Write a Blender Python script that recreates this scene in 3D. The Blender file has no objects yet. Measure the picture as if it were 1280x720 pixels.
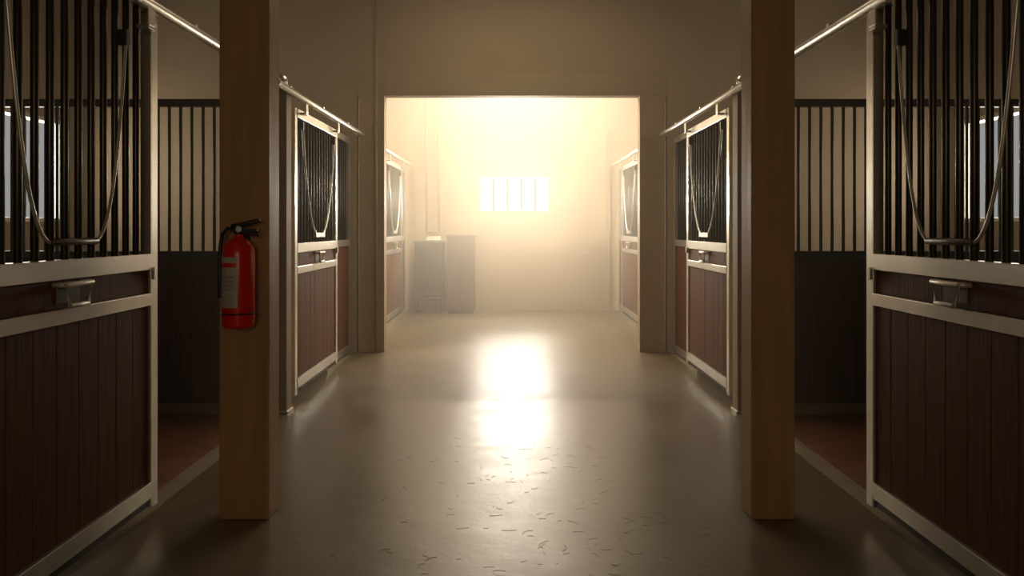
import bpy, bmesh, math, random
from mathutils import Vector, Matrix
random.seed(7)
S = bpy.context.scene
S.view_settings.view_transform='Standard'
H = 1.2

# ---------------------------------------------------------------- materials
def mat(name, col, rough=0.5, metal=0.0, col2=None, scale=5.0, stretch=(1,1,1), bump=0.0, rvar=0.0, detail=6, spec=0.5, bscale=None):
    m = bpy.data.materials.new(name); m.use_nodes = True
    nt = m.node_tree; N = nt.nodes; L = nt.links
    b = N['Principled BSDF']
    b.inputs['Roughness'].default_value = rough
    b.inputs['Metallic'].default_value = metal
    b.inputs['Specular IOR Level'].default_value = spec
    tc = N.new('ShaderNodeTexCoord'); mp = N.new('ShaderNodeMapping')
    mp.inputs['Scale'].default_value = stretch
    L.new(tc.outputs['Object'], mp.inputs['Vector'])
    no = N.new('ShaderNodeTexNoise'); no.inputs['Scale'].default_value = scale; no.inputs['Detail'].default_value = detail
    L.new(mp.outputs[0], no.inputs['Vector'])
    cr = N.new('ShaderNodeValToRGB')
    cr.color_ramp.elements[0].position = 0.3; cr.color_ramp.elements[1].position = 0.7
    c2 = col2 if col2 else tuple(c*0.8 for c in col)
    cr.color_ramp.elements[0].color = (*c2, 1); cr.color_ramp.elements[1].color = (*col, 1)
    L.new(no.outputs['Fac'], cr.inputs['Fac']); L.new(cr.outputs['Color'], b.inputs['Base Color'])
    if rvar:
        mr = N.new('ShaderNodeMapRange'); mr.inputs['To Min'].default_value = rough - rvar; mr.inputs['To Max'].default_value = rough + rvar
        mr.inputs['From Min'].default_value = 0.3; mr.inputs['From Max'].default_value = 0.7
        L.new(no.outputs['Fac'], mr.inputs['Value']); L.new(mr.outputs[0], b.inputs['Roughness'])
    if bump:
        bu = N.new('ShaderNodeBump'); bu.inputs['Strength'].default_value = bump; bu.inputs['Distance'].default_value = 0.01
        if bscale:
            n2 = N.new('ShaderNodeTexNoise'); n2.inputs['Scale'].default_value = bscale; n2.inputs['Detail'].default_value = 8
            L.new(mp.outputs[0], n2.inputs['Vector']); L.new(n2.outputs['Fac'], bu.inputs['Height'])
        else:
            L.new(no.outputs['Fac'], bu.inputs['Height'])
        L.new(bu.outputs[0], b.inputs['Normal'])
    return m

WOOD = mat('dark_red_wood', (0.165,0.062,0.028), 0.6, col2=(0.085,0.031,0.015), scale=8, stretch=(7,7,0.5), bump=0.2, rvar=0.06, spec=0.12)
GALV = mat('galvanised_steel', (0.72,0.71,0.66), 0.30, 0.85, col2=(0.64,0.63,0.58), scale=6, detail=2)
BAR = mat('dark_bar_steel', (0.085,0.075,0.06), 0.34, 0.75, scale=20)
POST = mat('post_timber', (0.44,0.26,0.115), 0.5, col2=(0.35,0.20,0.085), scale=4, stretch=(5,5,0.5), bump=0.2, rvar=0.06)
BEIGE = mat('beige_paint', (0.43,0.33,0.215), 0.6, col2=(0.38,0.29,0.185), scale=3, bump=0.06)
WALL = mat('wall_plaster', (0.43,0.33,0.215), 0.8, col2=(0.38,0.29,0.185), scale=1.6, bump=0.1, bscale=60)
CEIL = mat('ceiling_board', (0.42,0.33,0.22), 0.8, scale=2)
STALLF = mat('stall_matting', (0.28,0.10,0.037), 0.8, col2=(0.15,0.055,0.02), scale=9, bump=0.5, bscale=40)
CURB = mat('curb_concrete', (0.34,0.28,0.19), 0.6, scale=8, bump=0.2)
RED = mat('extinguisher_red', (0.78,0.02,0.014), 0.28, col2=(0.70,0.014,0.01), scale=3)
LABEL = mat('extinguisher_label', (0.50,0.47,0.42), 0.5, col2=(0.40,0.37,0.33), scale=30)
INK = mat('label_ink', (0.30,0.28,0.25), 0.5)
BLACK = mat('black_rubber', (0.02,0.018,0.016), 0.45, scale=20)
CAB = mat('cabinet_wood', (0.13,0.05,0.022), 0.5, col2=(0.08,0.032,0.015), scale=5, stretch=(5,5,0.6))
BIN = mat('dark_plastic', (0.04,0.027,0.02), 0.5, scale=8)
WHITE = mat('white_cloth', (0.75,0.70,0.6), 0.8, scale=8)
SCUFF = mat('scuff', (0.22,0.165,0.10), 0.5, col2=(0.15,0.11,0.065), scale=3)
YOKE = mat('yoke_metal', (0.75,0.72,0.64), 0.35, 0.6, scale=14)

def glaze(name,col,st):
    m=bpy.data.materials.new(name); m.use_nodes=True; nt=m.node_tree; nt.nodes.clear()
    o=nt.nodes.new('ShaderNodeOutputMaterial'); e=nt.nodes.new('ShaderNodeEmission')
    e.inputs['Color'].default_value=(*col,1); e.inputs['Strength'].default_value=st
    nt.links.new(e.outputs[0],o.inputs['Surface']); return m

def floor_mat():
    m = bpy.data.materials.new('polished_concrete'); m.use_nodes = True
    nt = m.node_tree; N = nt.nodes; L = nt.links; b = N['Principled BSDF']
    b.inputs['Specular IOR Level'].default_value=0.85
    tc = N.new('ShaderNodeTexCoord')
    n1 = N.new('ShaderNodeTexNoise'); n1.inputs['Scale'].default_value = 0.9; n1.inputs['Detail'].default_value = 6; n1.inputs['Roughness'].default_value=0.55
    n2 = N.new('ShaderNodeTexNoise'); n2.inputs['Scale'].default_value = 6; n2.inputs['Detail'].default_value = 6; n2.inputs['Roughness'].default_value=0.55
    n3 = N.new('ShaderNodeTexNoise'); n3.inputs['Scale'].default_value = 45; n3.inputs['Detail'].default_value = 6
    for n in (n1,n2,n3): L.new(tc.outputs['Object'], n.inputs['Vector'])
    cr = N.new('ShaderNodeValToRGB')
    cr.color_ramp.elements[0].position=0.3; cr.color_ramp.elements[1].position=0.72
    cr.color_ramp.elements[0].color=(0.125,0.093,0.056,1); cr.color_ramp.elements[1].color=(0.225,0.172,0.107,1)
    mx = N.new('ShaderNodeMix'); mx.inputs['Factor'].default_value=0.4
    L.new(n1.outputs['Fac'], mx.inputs[2]); L.new(n2.outputs['Fac'], mx.inputs[3])
    L.new(mx.outputs[0], cr.inputs['Fac']); L.new(cr.outputs['Color'], b.inputs['Base Color'])
    mr = N.new('ShaderNodeMapRange'); mr.inputs['From Min'].default_value=0.35; mr.inputs['From Max'].default_value=0.65
    mr.inputs['To Min'].default_value=0.29; mr.inputs['To Max'].default_value=0.41
    L.new(mx.outputs[0], mr.inputs['Value']); L.new(mr.outputs[0], b.inputs['Roughness'])
    ad = N.new('ShaderNodeMath'); ad.operation='ADD'
    ml = N.new('ShaderNodeMath'); ml.operation='MULTIPLY'; ml.inputs[1].default_value=0.2
    L.new(n3.outputs['Fac'], ml.inputs[0]); L.new(n2.outputs['Fac'], ad.inputs[0]); L.new(ml.outputs[0], ad.inputs[1])
    bu = N.new('ShaderNodeBump'); bu.inputs['Strength'].default_value=0.25; bu.inputs['Distance'].default_value=0.01
    L.new(ad.outputs[0], bu.inputs['Height']); L.new(bu.outputs[0], b.inputs['Normal'])
    return m
FLOOR = floor_mat()

# ---------------------------------------------------------------- builder
class B:
    def __init__(s, name, bevel=0.0):
        s.name=name; s.v=[]; s.f=[]; s.m=[]; s.sm=[]; s.mats=[]; s.bevel=bevel
    def mi(s, m):
        if m not in s.mats: s.mats.append(m)
        return s.mats.index(m)
    def box(s, x0,x1,y0,y1,z0,z1,m):
        x0,x1=min(x0,x1),max(x0,x1); y0,y1=min(y0,y1),max(y0,y1)
        o=len(s.v)
        s.v += [(x,y,z) for z in (z0,z1) for y in (y0,y1) for x in (x0,x1)]
        for f in ((0,2,3,1),(4,5,7,6),(0,1,5,4),(2,6,7,3),(0,4,6,2),(1,3,7,5)):
            s.f.append([o+i for i in f]); s.m.append(s.mi(m)); s.sm.append(False)
    def tube(s, pts, r, m, n=12, closed=False, caps=True):
        pts=[Vector(p) for p in pts]; k=len(pts); rings=[]
        ref=None
        for i,p in enumerate(pts):
            a=pts[(i-1)%k] if (i>0 or closed) else p
            c=pts[(i+1)%k] if (i<k-1 or closed) else p
            t=(c-a).normalized()
            if ref is None:
                ref = Vector((0,0,1)) if abs(t.z)<0.9 else Vector((1,0,0))
            u=(ref-t*ref.dot(t)).normalized(); w=t.cross(u); ref=u
            rr = r[i] if isinstance(r,(list,tuple)) else r
            o=len(s.v); rings.append(o)
            for j in range(n):
                an=2*math.pi*j/n
                q=p+u*rr*math.cos(an)+w*rr*math.sin(an); s.v.append(tuple(q))
        for i in range(k if closed else k-1):
            a=rings[i]; c=rings[(i+1)%k]
            for j in range(n):
                s.f.append([a+j,a+(j+1)%n,c+(j+1)%n,c+j]); s.m.append(s.mi(m)); s.sm.append(True)
        if caps and not closed:
            s.f.append([rings[0]+j for j in range(n)][::-1]); s.m.append(s.mi(m)); s.sm.append(False)
            s.f.append([rings[-1]+j for j in range(n)]); s.m.append(s.mi(m)); s.sm.append(False)
    def lathe(s, cx,cy, prof, m, n=32):   # prof: (r,z)
        rings=[]
        for r,z in prof:
            o=len(s.v); rings.append(o)
            for j in range(n):
                an=2*math.pi*j/n; s.v.append((cx+r*math.cos(an),cy+r*math.sin(an),z))
        for i in range(len(prof)-1):
            a=rings[i]; c=rings[i+1]
            for j in range(n):
                s.f.append([a+j,a+(j+1)%n,c+(j+1)%n,c+j]); s.m.append(s.mi(m)); s.sm.append(True)
        s.f.append([rings[0]+j for j in range(n)][::-1]); s.m.append(s.mi(m)); s.sm.append(False)
        s.f.append([rings[-1]+j for j in range(n)]); s.m.append(s.mi(m)); s.sm.append(False)
    def quad(s, pts, m, smooth=False):
        o=len(s.v); s.v+=[tuple(p) for p in pts]; s.f.append([o+i for i in range(len(pts))]); s.m.append(s.mi(m)); s.sm.append(smooth)
    def build(s):
        me=bpy.data.meshes.new(s.name); me.from_pydata(s.v,[],s.f)
        for m in s.mats: me.materials.append(m)
        for i,p in enumerate(me.polygons):
            p.material_index=s.m[i]; p.use_smooth=s.sm[i]
        me.update()
        bm=bmesh.new(); bm.from_mesh(me); bmesh.ops.recalc_face_normals(bm, faces=bm.faces); bm.to_mesh(me); bm.free()
        ob=bpy.data.objects.new(s.name, me); S.collection.objects.link(ob)
        if s.bevel:
            b=ob.modifiers.new('bevel','BEVEL'); b.width=s.bevel; b.segments=2; b.limit_method='ANGLE'; b.angle_limit=math.radians(50)
        return ob

# ---------------------------------------------------------------- room shell
XW=4.2; YB=-3.0; YC=7.74; YE=11.65; ZC=3.6
def slab(name, *a):
    b=B(name); b.box(*a); return b.build()
slab('floor', -1.52,1.52, YB,YE, -0.1,0, FLOOR)
for sx,nm in ((-1,'left'),(1,'right')):
    slab('floor_stall_'+nm, sx*1.62,sx*XW, YB,YE, -0.1,-0.005, STALLF)
    b=B('floor_curb_'+nm); b.box(sx*1.52,sx*1.62,YB,YE,-0.1,0.0,CURB); b.build()
slab('ceiling', -XW-0.15,XW+0.15, YB-0.15,YE+0.15, ZC,ZC+0.1, CEIL)

def holed(name, axis, c0, c1, u0, u1, holes):
    b=B(name)
    def bx(a0,a1,z0,z1):
        if a1-a0<1e-4 or z1-z0<1e-4: return
        if axis=='x': b.box(a0,a1,c0,c1,z0,z1,WALL)
        else: b.box(c0,c1,a0,a1,z0,z1,WALL)
    cur=u0
    for (a0,a1,z0,z1) in sorted(holes):
        bx(cur,a0,-0.1,ZC); bx(a0,a1,-0.1,z0); bx(a0,a1,z1,ZC); cur=a1
    bx(cur,u1,-0.1,ZC)
    return b.build()
WX=0.035
win=(WX-0.5,WX+0.5,1.435,1.94)
fill_opening=(-0.9,0.9,1.0,2.4)  # opening added behind the camera for the post fill light
holed('wall_back','x',YE,YE+0.15,-XW-0.15,XW+0.15,[win])
holed('wall_front','x',YB-0.15,YB,-XW-0.15,XW+0.15,[fill_opening])
sidewins=[(6.15,7.45,1.25,2.2),(9.3,10.7,1.25,2.2)]
for sx,nm in ((-1,'left'),(1,'right')):
    holed('wall_'+nm,'y',sx*XW,sx*(XW+0.15),YB,YE,sidewins)
OW=1.235; OH=2.48
b=B('wall_cross')
for sx in (-1,1): b.box(sx*1.5,sx*XW,YC,YC+0.12,-0.1,ZC,WALL)
b.box(-1.5,1.5,YC,YC+0.12,2.70,ZC,WALL)
b.build()
b=B('header_beam',0.004)
b.box(-1.5,1.5,YC-0.008,YC+0.14,2.48,2.70,BEIGE); 
b.build()
for sx in (-1,1):
    b=B('trim_post',0.004)
    b.box(sx*OW,sx*1.48,YC-0.008,YC+0.14,0,2.48,BEIGE)
    b.build()

# ---------------------------------------------------------------- windows
PANE_B=glaze('bright_glazing',(1.0,0.98,0.94),5)
PANE_S=glaze('bright_glazing_side',(0.92,0.95,0.93),0.35)
def window_back():
    b=B('window_1',0.002)
    a0,a1,z0,z1=win; t=0.02
    b.box(a0,a0+t,YE-0.01,YE+0.1,z0,z1,GALV); b.box(a1-t,a1,YE-0.01,YE+0.1,z0,z1,GALV)
    b.box(a0+t,a1-t,YE-0.01,YE+0.1,z0,z0+t,GALV); b.box(a0+t,a1-t,YE-0.01,YE+0.1,z1-t,z1,GALV)
    for i in range(1,5):
        x=a0+(a1-a0)*i/5
        b.box(x-0.022,x+0.022,YE-0.012,YE+0.02,z0+t,z1-t,BAR)
    b.box(a0+t,a1-t,YE+0.11,YE+0.12,z0+t,z1-t,PANE_B)
    b.build()
window_back()
k=2
for sx in (-1,1):
    for (a0,a1,z0,z1) in sidewins:
        b=B('window_%d'%k,0.004); k+=1; t=0.04
        X0,X1=sx*(XW-0.01),sx*(XW+0.1)
        b.box(X0,X1,a0,a0+t,z0,z1,GALV); b.box(X0,X1,a1-t,a1,z0,z1,GALV)
        b.box(X0,X1,a0+t,a1-t,z0,z0+t,GALV); b.box(X0,X1,a0+t,a1-t,z1-t,z1,GALV)
        n=8
        for i in range(1,n):
            y=a0+(a1-a0)*i/n
            b.box(sx*(XW+0.03),sx*(XW+0.05),y-0.01,y+0.01,z0+t,z1-t,BAR)
        b.box(sx*(XW+0.13),sx*(XW+0.14),a0+t,a1-t,z0+t,z1-t,PANE_S)
        b.build()
b=B('window_%d'%k,0.004)  # unseen window frame, added around the fill opening
a0,a1,z0,z1=fill_opening
for x0,x1 in ((a0,a0+0.05),(-0.025,0.025),(a1-0.05,a1)): b.box(x0,x1,YB-0.1,YB+0.01,z0,z1,GALV)
b.box(a0,a1,YB-0.1,YB+0.01,z0,z0+0.05,GALV); b.box(a0,a1,YB-0.1,YB+0.01,z1-0.05,z1,GALV)
b.build()

# ---------------------------------------------------------------- stall doors
def planks(b, plane, p0,p1, u0,u1, z0,z1, m, w=0.135):
    n=max(1,round((u1-u0)/w)); w=(u1-u0)/n
    for i in range(n):
        a=u0+i*w+0.0008; c=u0+(i+1)*w-0.0008
        j=random.uniform(-0.001,0.001)
        if plane=='y': b.box(p0+j,p1+j,a,c,z0,z1,m)
        else: b.box(a,c,p0+j,p1+j,z0,z1,m)

def stall_door(sx, y0, y1, front=False):
    b=B('sliding_stall_door',0.0025)
    xi=1.47; xo=1.515
    X=lambda a:sx*a
    fw=0.06; zt=2.14 if front else 2.02
    b.box(X(xi),X(xo),y0,y0+fw,0.06,zt,GALV); b.box(X(xi),X(xo),y1-fw,y1,0.06,zt,GALV)
    for z0,z1 in ((zt-0.06,zt),(1.03,1.095),(0.885,0.935),(0.10,0.165)):
        b.box(X(xi-0.003),X(xo),y0+fw,y1-fw,z0,z1,GALV)
    planks(b,'y',X(xi+0.012),X(xo-0.008),y0+fw,y1-fw,0.165,0.885,WOOD)
    b.box(X(xi+0.012),X(xo-0.008),y0+fw,y1-fw,0.935,1.03,WOOD)
    b.box(X(xi+0.008),X(xo-0.008),y0+fw,y1-fw,0.068,0.10,BLACK)
    yc=(y0+y1)/2; n=13
    for i in range(1,n+1):
        y=y0+fw+(y1-y0-2*fw)*i/(n+1)
        b.tube([(X(1.493),y,1.09),(X(1.493),y,zt-0.055)],0.0125,BAR,12)
    pts=[]
    hw=0.36 if front else 0.50
    for i in range(61):
        u=(-1+2*i/60)*hw
        if front: z=1.15+30.9*max(0,abs(u)-0.10)**2.75
        else: z=1.145+0.76*abs(u/hw)**2.6
        pts.append((X(1.462),yc+u,z))
    b.tube(pts,0.006 if front else 0.008,YOKE,10)
    if front: b.tube([(X(1.458),yc-0.14,1.155),(X(1.458),yc+0.14,1.155)],0.012,BAR,10)
    else: b.box(X(1.452),X(1.475),yc-0.14,yc+0.14,1.13,1.165,GALV)
    zz=pts[0][2]
    for e in (-1,1):
        b.box(X(1.452),X(1.49),yc+e*hw-0.015,yc+e*hw+0.015,zz-0.02,zz+0.04,BAR)
    hp=[(X(1.445),yc-0.085,1.015),(X(1.445),yc-0.055,0.945),(X(1.445),yc+0.055,0.945),(X(1.445),yc+0.085,1.015)]
    b.tube(hp,0.010,YOKE,10,closed=True)
    for p in (hp[0],hp[3]): b.tube([p,(X(1.487),p[1],p[2])],0.009,YOKE,8)
    b.box(X(1.478),X(1.486),yc-0.07,yc+0.07,0.95,1.012,BAR)
    yy=y1-0.05
    b.box(X(1.455),X(1.47),yy-0.012,yy+0.015,0.99,1.04,GALV)
    for yy in (y0+0.15,y1-0.15):
        b.box(X(1.425),X(1.475),yy-0.03,yy+0.03,1.985,2.0,GALV)
        b.box(X(1.425),X(1.435),yy-0.03,yy+0.03,2.0,2.07,GALV)
    return b.build()

def track(sx,y0,y1):
    b=B('door_track',0.003); xt=1.43; zt=2.085
    b.tube([(sx*xt,y0,zt),(sx*xt,y1,zt)],0.024,GALV,16)
    b.tube([(sx*xt,y0-0.02,zt),(sx*xt,y0,zt)],0.032,GALV,16)
    y=y0+0.3
    while y<y1:
        b.box(sx*(xt-0.012),sx*1.50,y-0.015,y+0.015,2.105,2.118,GALV); y+=0.9
    return b.build()

def fixed_panel(sx,y0,y1):
    b=B('stall_front_panel',0.004)
    xi,xo=1.545,1.595; X=lambda a:sx*a; fw=0.05
    b.box(X(xi),X(xo),y0,y0+fw,0.0,2.06,GALV); b.box(X(xi),X(xo),y1-fw,y1,0.0,2.06,GALV)
    for z0,z1 in ((2.0,2.06),(1.03,1.09),(0.03,0.09)):
        b.box(X(xi),X(xo),y0+fw,y1-fw,z0,z1,GALV)
    planks(b,'y',X(xi+0.01),X(xo-0.01),y0+fw,y1-fw,0.09,1.03,WOOD)
    n=int((y1-y0-2*fw)/0.088)
    for i in range(1,n+1):
        y=y0+fw+(y1-y0-2*fw)*i/(n+1)
        b.tube([(X(1.57),y,1.085),(X(1.57),y,2.005)],0.0105,BAR,10)
    return b.build()

def corner_post(sx,y):
    b=B('stall_corner_post',0.006)
    b.box(sx*1.455,sx*1.575,y-0.06,y+0.06,0,2.10,BEIGE)
    b.box(sx*1.445,sx*1.585,y-0.07,y+0.07,2.10,2.13,GALV)
    b.lathe(sx*1.515,y,[(0.045,2.13),(0.05,2.145),(0.052,2.165),(0.045,2.185),(0.03,2.2),(0.008,2.207)],GALV,20)
    b.box(sx*1.445,sx*1.585,y-0.07,y+0.07,0,0.02,GALV)
    return b.build()

def partition(sx,y):
    b=B('stall_partition',0.004)
    x0,x1=1.60,XW-0.005; X=lambda a:sx*a
    b.box(X(x0),X(x0+0.05),y,y+0.05,0,2.04,GALV); b.box(X(x1-0.05),X(x1),y,y+0.05,0,2.04,GALV)
    b.box(X(x0+0.05),X(x1-0.05),y,y+0.05,1.99,2.04,BAR)
    b.box(X(x0+0.05),X(x1-0.05),y,y+0.05,1.0,1.05,BAR)
    b.box(X(x0),X(x1),y-0.03,y+0.06,-0.005,0.06,CURB)
    w=0.15; xs=x0+0.05
    n=round((x1-x0-0.1)/w); w=(x1-x0-0.1)/n
    for i in range(n):
        b.box(X(xs+i*w+0.001),X(xs+(i+1)*w-0.001),y+0.01,y+0.04,0.06,1.0,WOOD)
    n=int((x1-x0-0.1)/0.075)
    for i in range(1,n+1):
        x=xs+(x1-x0-0.1)*i/(n+1)
        b.tube([(X(x),y+0.025,1.045),(X(x),y+0.025,1.995)],0.0105,BAR,10)
    return b.build()

for sx in (-1,1):
    stall_door(sx,2.02,3.32,True); stall_door(sx,5.42,6.74); stall_door(sx,9.25,10.75)
    track(sx,0.6,4.65); track(sx,4.85,7.62); track(sx,7.95,11.3)
    fixed_panel(sx,-0.6,2.06); fixed_panel(sx,6.68,7.66); fixed_panel(sx,7.95,9.35); fixed_panel(sx,10.7,11.6)
    corner_post(sx,5.22)
    partition(sx,5.2)
    partition(sx,-0.75)

# ---------------------------------------------------------------- aisle timber posts
for sx,a,c in ((-1,1.0,1.205),(1,0.985,1.165)):
    b=B('support_post',0.006)
    b.box(sx*a,sx*c,3.29,3.44,0,ZC,POST)
    b.build()

b=B('wall_conduit')
b.tube([(-1.31,YC-0.03,0.02),(-1.31,YC-0.03,ZC-0.01)],0.009,BEIGE,10)
for z in (0.5,1.4,2.2,3.1): b.box(-1.33,-1.29,YC-0.042,YC-0.006,z,z+0.02,BEIGE)
b.build()

# ---------------------------------------------------------------- fire extinguisher
def extinguisher():
    cx,cy=-1.095,3.205; r=0.064; z0=0.80
    b=B('fire_extinguisher',0.002)
    b.lathe(cx,cy,[(0.05,z0),(r-0.004,z0+0.006),(r,z0+0.02),(r,z0+0.30),(r-0.005,z0+0.325),(r-0.02,z0+0.348),(0.026,z0+0.36),(0.02,z0+0.365),(0.02,z0+0.375)],RED,40)
    rr=r+0.0012; n=16
    a0,a1=math.radians(205),math.radians(285)
    for m_,za,zb,aa,ab,ro in ((LABEL,z0+0.085,z0+0.285,a0,a1,rr),(RED,z0+0.245,z0+0.262,a0,a1,rr+0.0006),(INK,z0+0.205,z0+0.211,a0+.2,a1-.2,rr+0.0006),(INK,z0+0.188,z0+0.192,a0+.2,a1-.2,rr+0.0006),(INK,z0+0.172,z0+0.176,a0+.2,a1-.35,rr+0.0006),(INK,z0+0.156,z0+0.160,a0+.2,a1-.2,rr+0.0006)):
        for i in range(n):
            t0=aa+(ab-aa)*i/n; t1=aa+(ab-aa)*(i+1)/n
            b.quad([(cx+ro*math.cos(t0),cy+ro*math.sin(t0),za),(cx+ro*math.cos(t1),cy+ro*math.sin(t1),za),(cx+ro*math.cos(t1),cy+ro*math.sin(t1),zb),(cx+ro*math.cos(t0),cy+ro*math.sin(t0),zb)],m_,True)
    b.lathe(cx,cy,[(0.017,z0+0.372),(0.017,z0+0.40),(0.012,z0+0.41)],BLACK,16)
    b.box(cx-0.03,cx+0.075,cy-0.011,cy+0.011,z0+0.385,z0+0.397,BLACK)
    b.tube([(cx-0.03,cy,z0+0.405),(cx+0.02,cy,z0+0.415),(cx+0.085,cy,z0+0.432)],[0.010,0.010,0.007],BLACK,10)
    b.tube([(cx-0.02,cy,z0+0.39),(cx+0.03,cy,z0+0.382),(cx+0.085,cy,z0+0.372)],[0.009,0.009,0.006],BLACK,10)
    b.tube([(cx+0.005,cy-0.012,z0+0.395),(cx+0.005,cy-0.02,z0+0.395)],0.013,GALV,14)
    b.tube([(cx-0.018,cy,z0+0.392),(cx-0.045,cy,z0+0.398),(cx-0.066,cy,z0+0.375),(cx-0.074,cy,z0+0.32),(cx-0.074,cy-0.003,z0+0.2),(cx-0.072,cy,z0+0.12)],[0.008]*4+[0.010,0.012],BLACK,10)
    b.box(cx-0.02,cx+0.02,cy+0.058,3.29,z0+0.05,z0+0.37,BLACK)
    b.tube([(cx+(r+0.003)*math.cos(t),cy+(r+0.003)*math.sin(t),z0+0.06) for t in [2*math.pi*i/24 for i in range(24)]],0.004,BLACK,6,closed=True)
    return b.build()
extinguisher()

# ---------------------------------------------------------------- back of aisle: cabinet + cart
b=B('storage_cabinet',0.005)
b.box(-0.91,-0.53,11.2,11.6,0.04,1.07,CAB); b.box(-0.925,-0.515,11.18,11.61,1.07,1.10,CAB)
b.box(-0.89,-0.55,11.22,11.6,0.0,0.04,BLACK)
b.box(-0.90,-0.725,11.182,11.2,0.08,1.04,CAB); b.box(-0.715,-0.54,11.182,11.2,0.08,1.04,CAB)
b.tube([(-0.745,11.165,0.55),(-0.745,11.165,0.68)],0.006,BAR,8); b.tube([(-0.695,11.165,0.55),(-0.695,11.165,0.68)],0.006,BAR,8)
b.build()
b=B('utility_cart',0.006)
zt,zb=1.0,0.3
T=[(-1.36,11.1),(-0.96,11.1),(-0.96,11.5),(-1.36,11.5)]; Q=[(-1.33,11.14),(-0.99,11.14),(-0.99,11.46),(-1.33,11.46)]
for i in range(4):
    j=(i+1)%4
    b.quad([(*Q[i],zb),(*Q[j],zb),(*T[j],zt),(*T[i],zt)],BIN)
b.quad([(*q,zb) for q in Q],BIN); b.quad([(*q,zt-0.06) for q in T],BIN)
b.tube([(*q,zt) for q in T],0.014,BAR,8,closed=True)
for q in ((-1.34,11.12),(-0.98,11.12),(-0.98,11.48),(-1.34,11.48)):
    b.tube([(*q,0.06),(*q,zt)],0.011,BAR,8)
    b.tube([(q[0]-0.012,q[1],0.05),(q[0]+0.012,q[1],0.05)],0.05,BLACK,16)
b.tube([(-1.34,11.12,0.22),(-0.98,11.12,0.22)],0.01,BAR,8); b.tube([(-1.34,11.48,0.22),(-0.98,11.48,0.22)],0.01,BAR,8)
b.build()
b=B('folded_towel',0.012)
b.box(-1.20,-1.0,11.12,11.4,1.0145,1.05,WHITE); b.box(-1.19,-1.01,11.13,11.39,1.05,1.08,WHITE)
b.build()
b=B('wall_pipe')
for x in (-1.24,-1.06): b.tube([(x,YE-0.04,1.15),(x,YE-0.04,ZC-0.01)],0.014,WALL,10)
b.tube([(-1.24,YE-0.04,1.15),(-1.06,YE-0.04,1.15)],0.014,WALL,10)
b.build()
b=B('door_1',0.004)
b.box(0.98,1.40,YE-0.012,YE-0.002,0.0,2.6,WALL); b.box(1.40,1.43,YE-0.03,YE-0.002,0,2.6,WALL)
b.box(1.03,1.13,YE-0.04,YE-0.012,0.80,0.84,GALV)
b.build()

# ---------------------------------------------------------------- floor scuffs, modelled as thin curved strands
b=B('scuff_strands')
for i in range(220):
    y=random.uniform(2.4,4.6); x=random.gauss(0.2,0.42)
    if abs(x)>0.93: continue
    a=random.uniform(0,math.pi); l=random.uniform(0.008,0.03); c=random.uniform(-1.2,1.2)
    pts=[]
    for k_ in range(6):
        t=k_/5-0.5; aa=a+c*t
        pts.append((x+math.cos(aa)*l*t*2,y+math.sin(aa)*l*t*2,0.0003))
    b.tube(pts,random.uniform(0.0005,0.0008),SCUFF,5)
b.build()

# ---------------------------------------------------------------- haze
def haze(y0,y1,d):
    hz=B('dust_haze')
    m=bpy.data.materials.new('haze'); m.use_nodes=True; nt=m.node_tree; nt.nodes.clear()
    o=nt.nodes.new('ShaderNodeOutputMaterial'); v=nt.nodes.new('ShaderNodeVolumePrincipled')
    v.inputs['Color'].default_value=(0.99,0.90,0.76,1); v.inputs['Density'].default_value=d; v.inputs['Anisotropy'].default_value=0.3
    nt.links.new(v.outputs[0],o.inputs['Volume'])
    hz.box(-XW+0.02,XW-0.02,y0,y1,0.015,ZC-0.02,m)
    hz.build()
haze(3.6,5.6,0.07); haze(5.6,7.65,0.21); haze(7.95,YE-0.85,0.22)

# ---------------------------------------------------------------- lights
def area(name,loc,rot,sx,sy,e,col):
    l=bpy.data.lights.new(name,'AREA'); l.shape='RECTANGLE'; l.size=sx; l.size_y=sy; l.energy=e; l.color=col
    o=bpy.data.objects.new(name,l); o.location=loc; o.rotation_euler=rot; S.collection.objects.link(o); return o
WARM=(1.0,0.84,0.63)
area('daylight_back',(WX,YE+0.09,1.69),(math.radians(-90),0,0),0.95,0.45,175,(1.0,0.93,0.80))
for sx in (-1,1):
    for (a0,a1,z0,z1),e in zip(sidewins,(32,320)):
        area('daylight_side',(sx*(XW+0.12),(a0+a1)/2,(z0+z1)/2),(0,math.radians(90*sx),0),z1-z0,a1-a0,e,(1.0,0.89,0.73))
area('overhead_fill',(0,9.7,ZC-0.05),(0,0,0),2.2,2.6,300,WARM)  # added overhead fill, out of view, brightens the back room and haze
area('overhead_fill',(0,6.2,ZC-0.05),(0,0,0),1.2,1.2,26,(1.0,0.81,0.57))  # unseen fill added above the aisle to lift the upper walls
area('front_fill',(0,YB-0.08,1.7),(math.radians(90),0,0),1.7,1.3,22,(1.0,0.77,0.48))  # added fill from behind the camera, lights the post faces

w=bpy.data.worlds.new('World'); S.world=w; w.use_nodes=True
w.node_tree.nodes['Background'].inputs[0].default_value=(1.0,0.9,0.75,1); w.node_tree.nodes['Background'].inputs[1].default_value=0.3

# ---------------------------------------------------------------- camera
c=bpy.data.cameras.new('camera'); c.sensor_width=36; c.lens=36*1000/1280; c.shift_y=-75/1280
co=bpy.data.objects.new('camera',c); co.location=(0,0,H); co.rotation_euler=(math.radians(90),0,0); S.collection.objects.link(co)
c.clip_start=0.05; S.camera=co
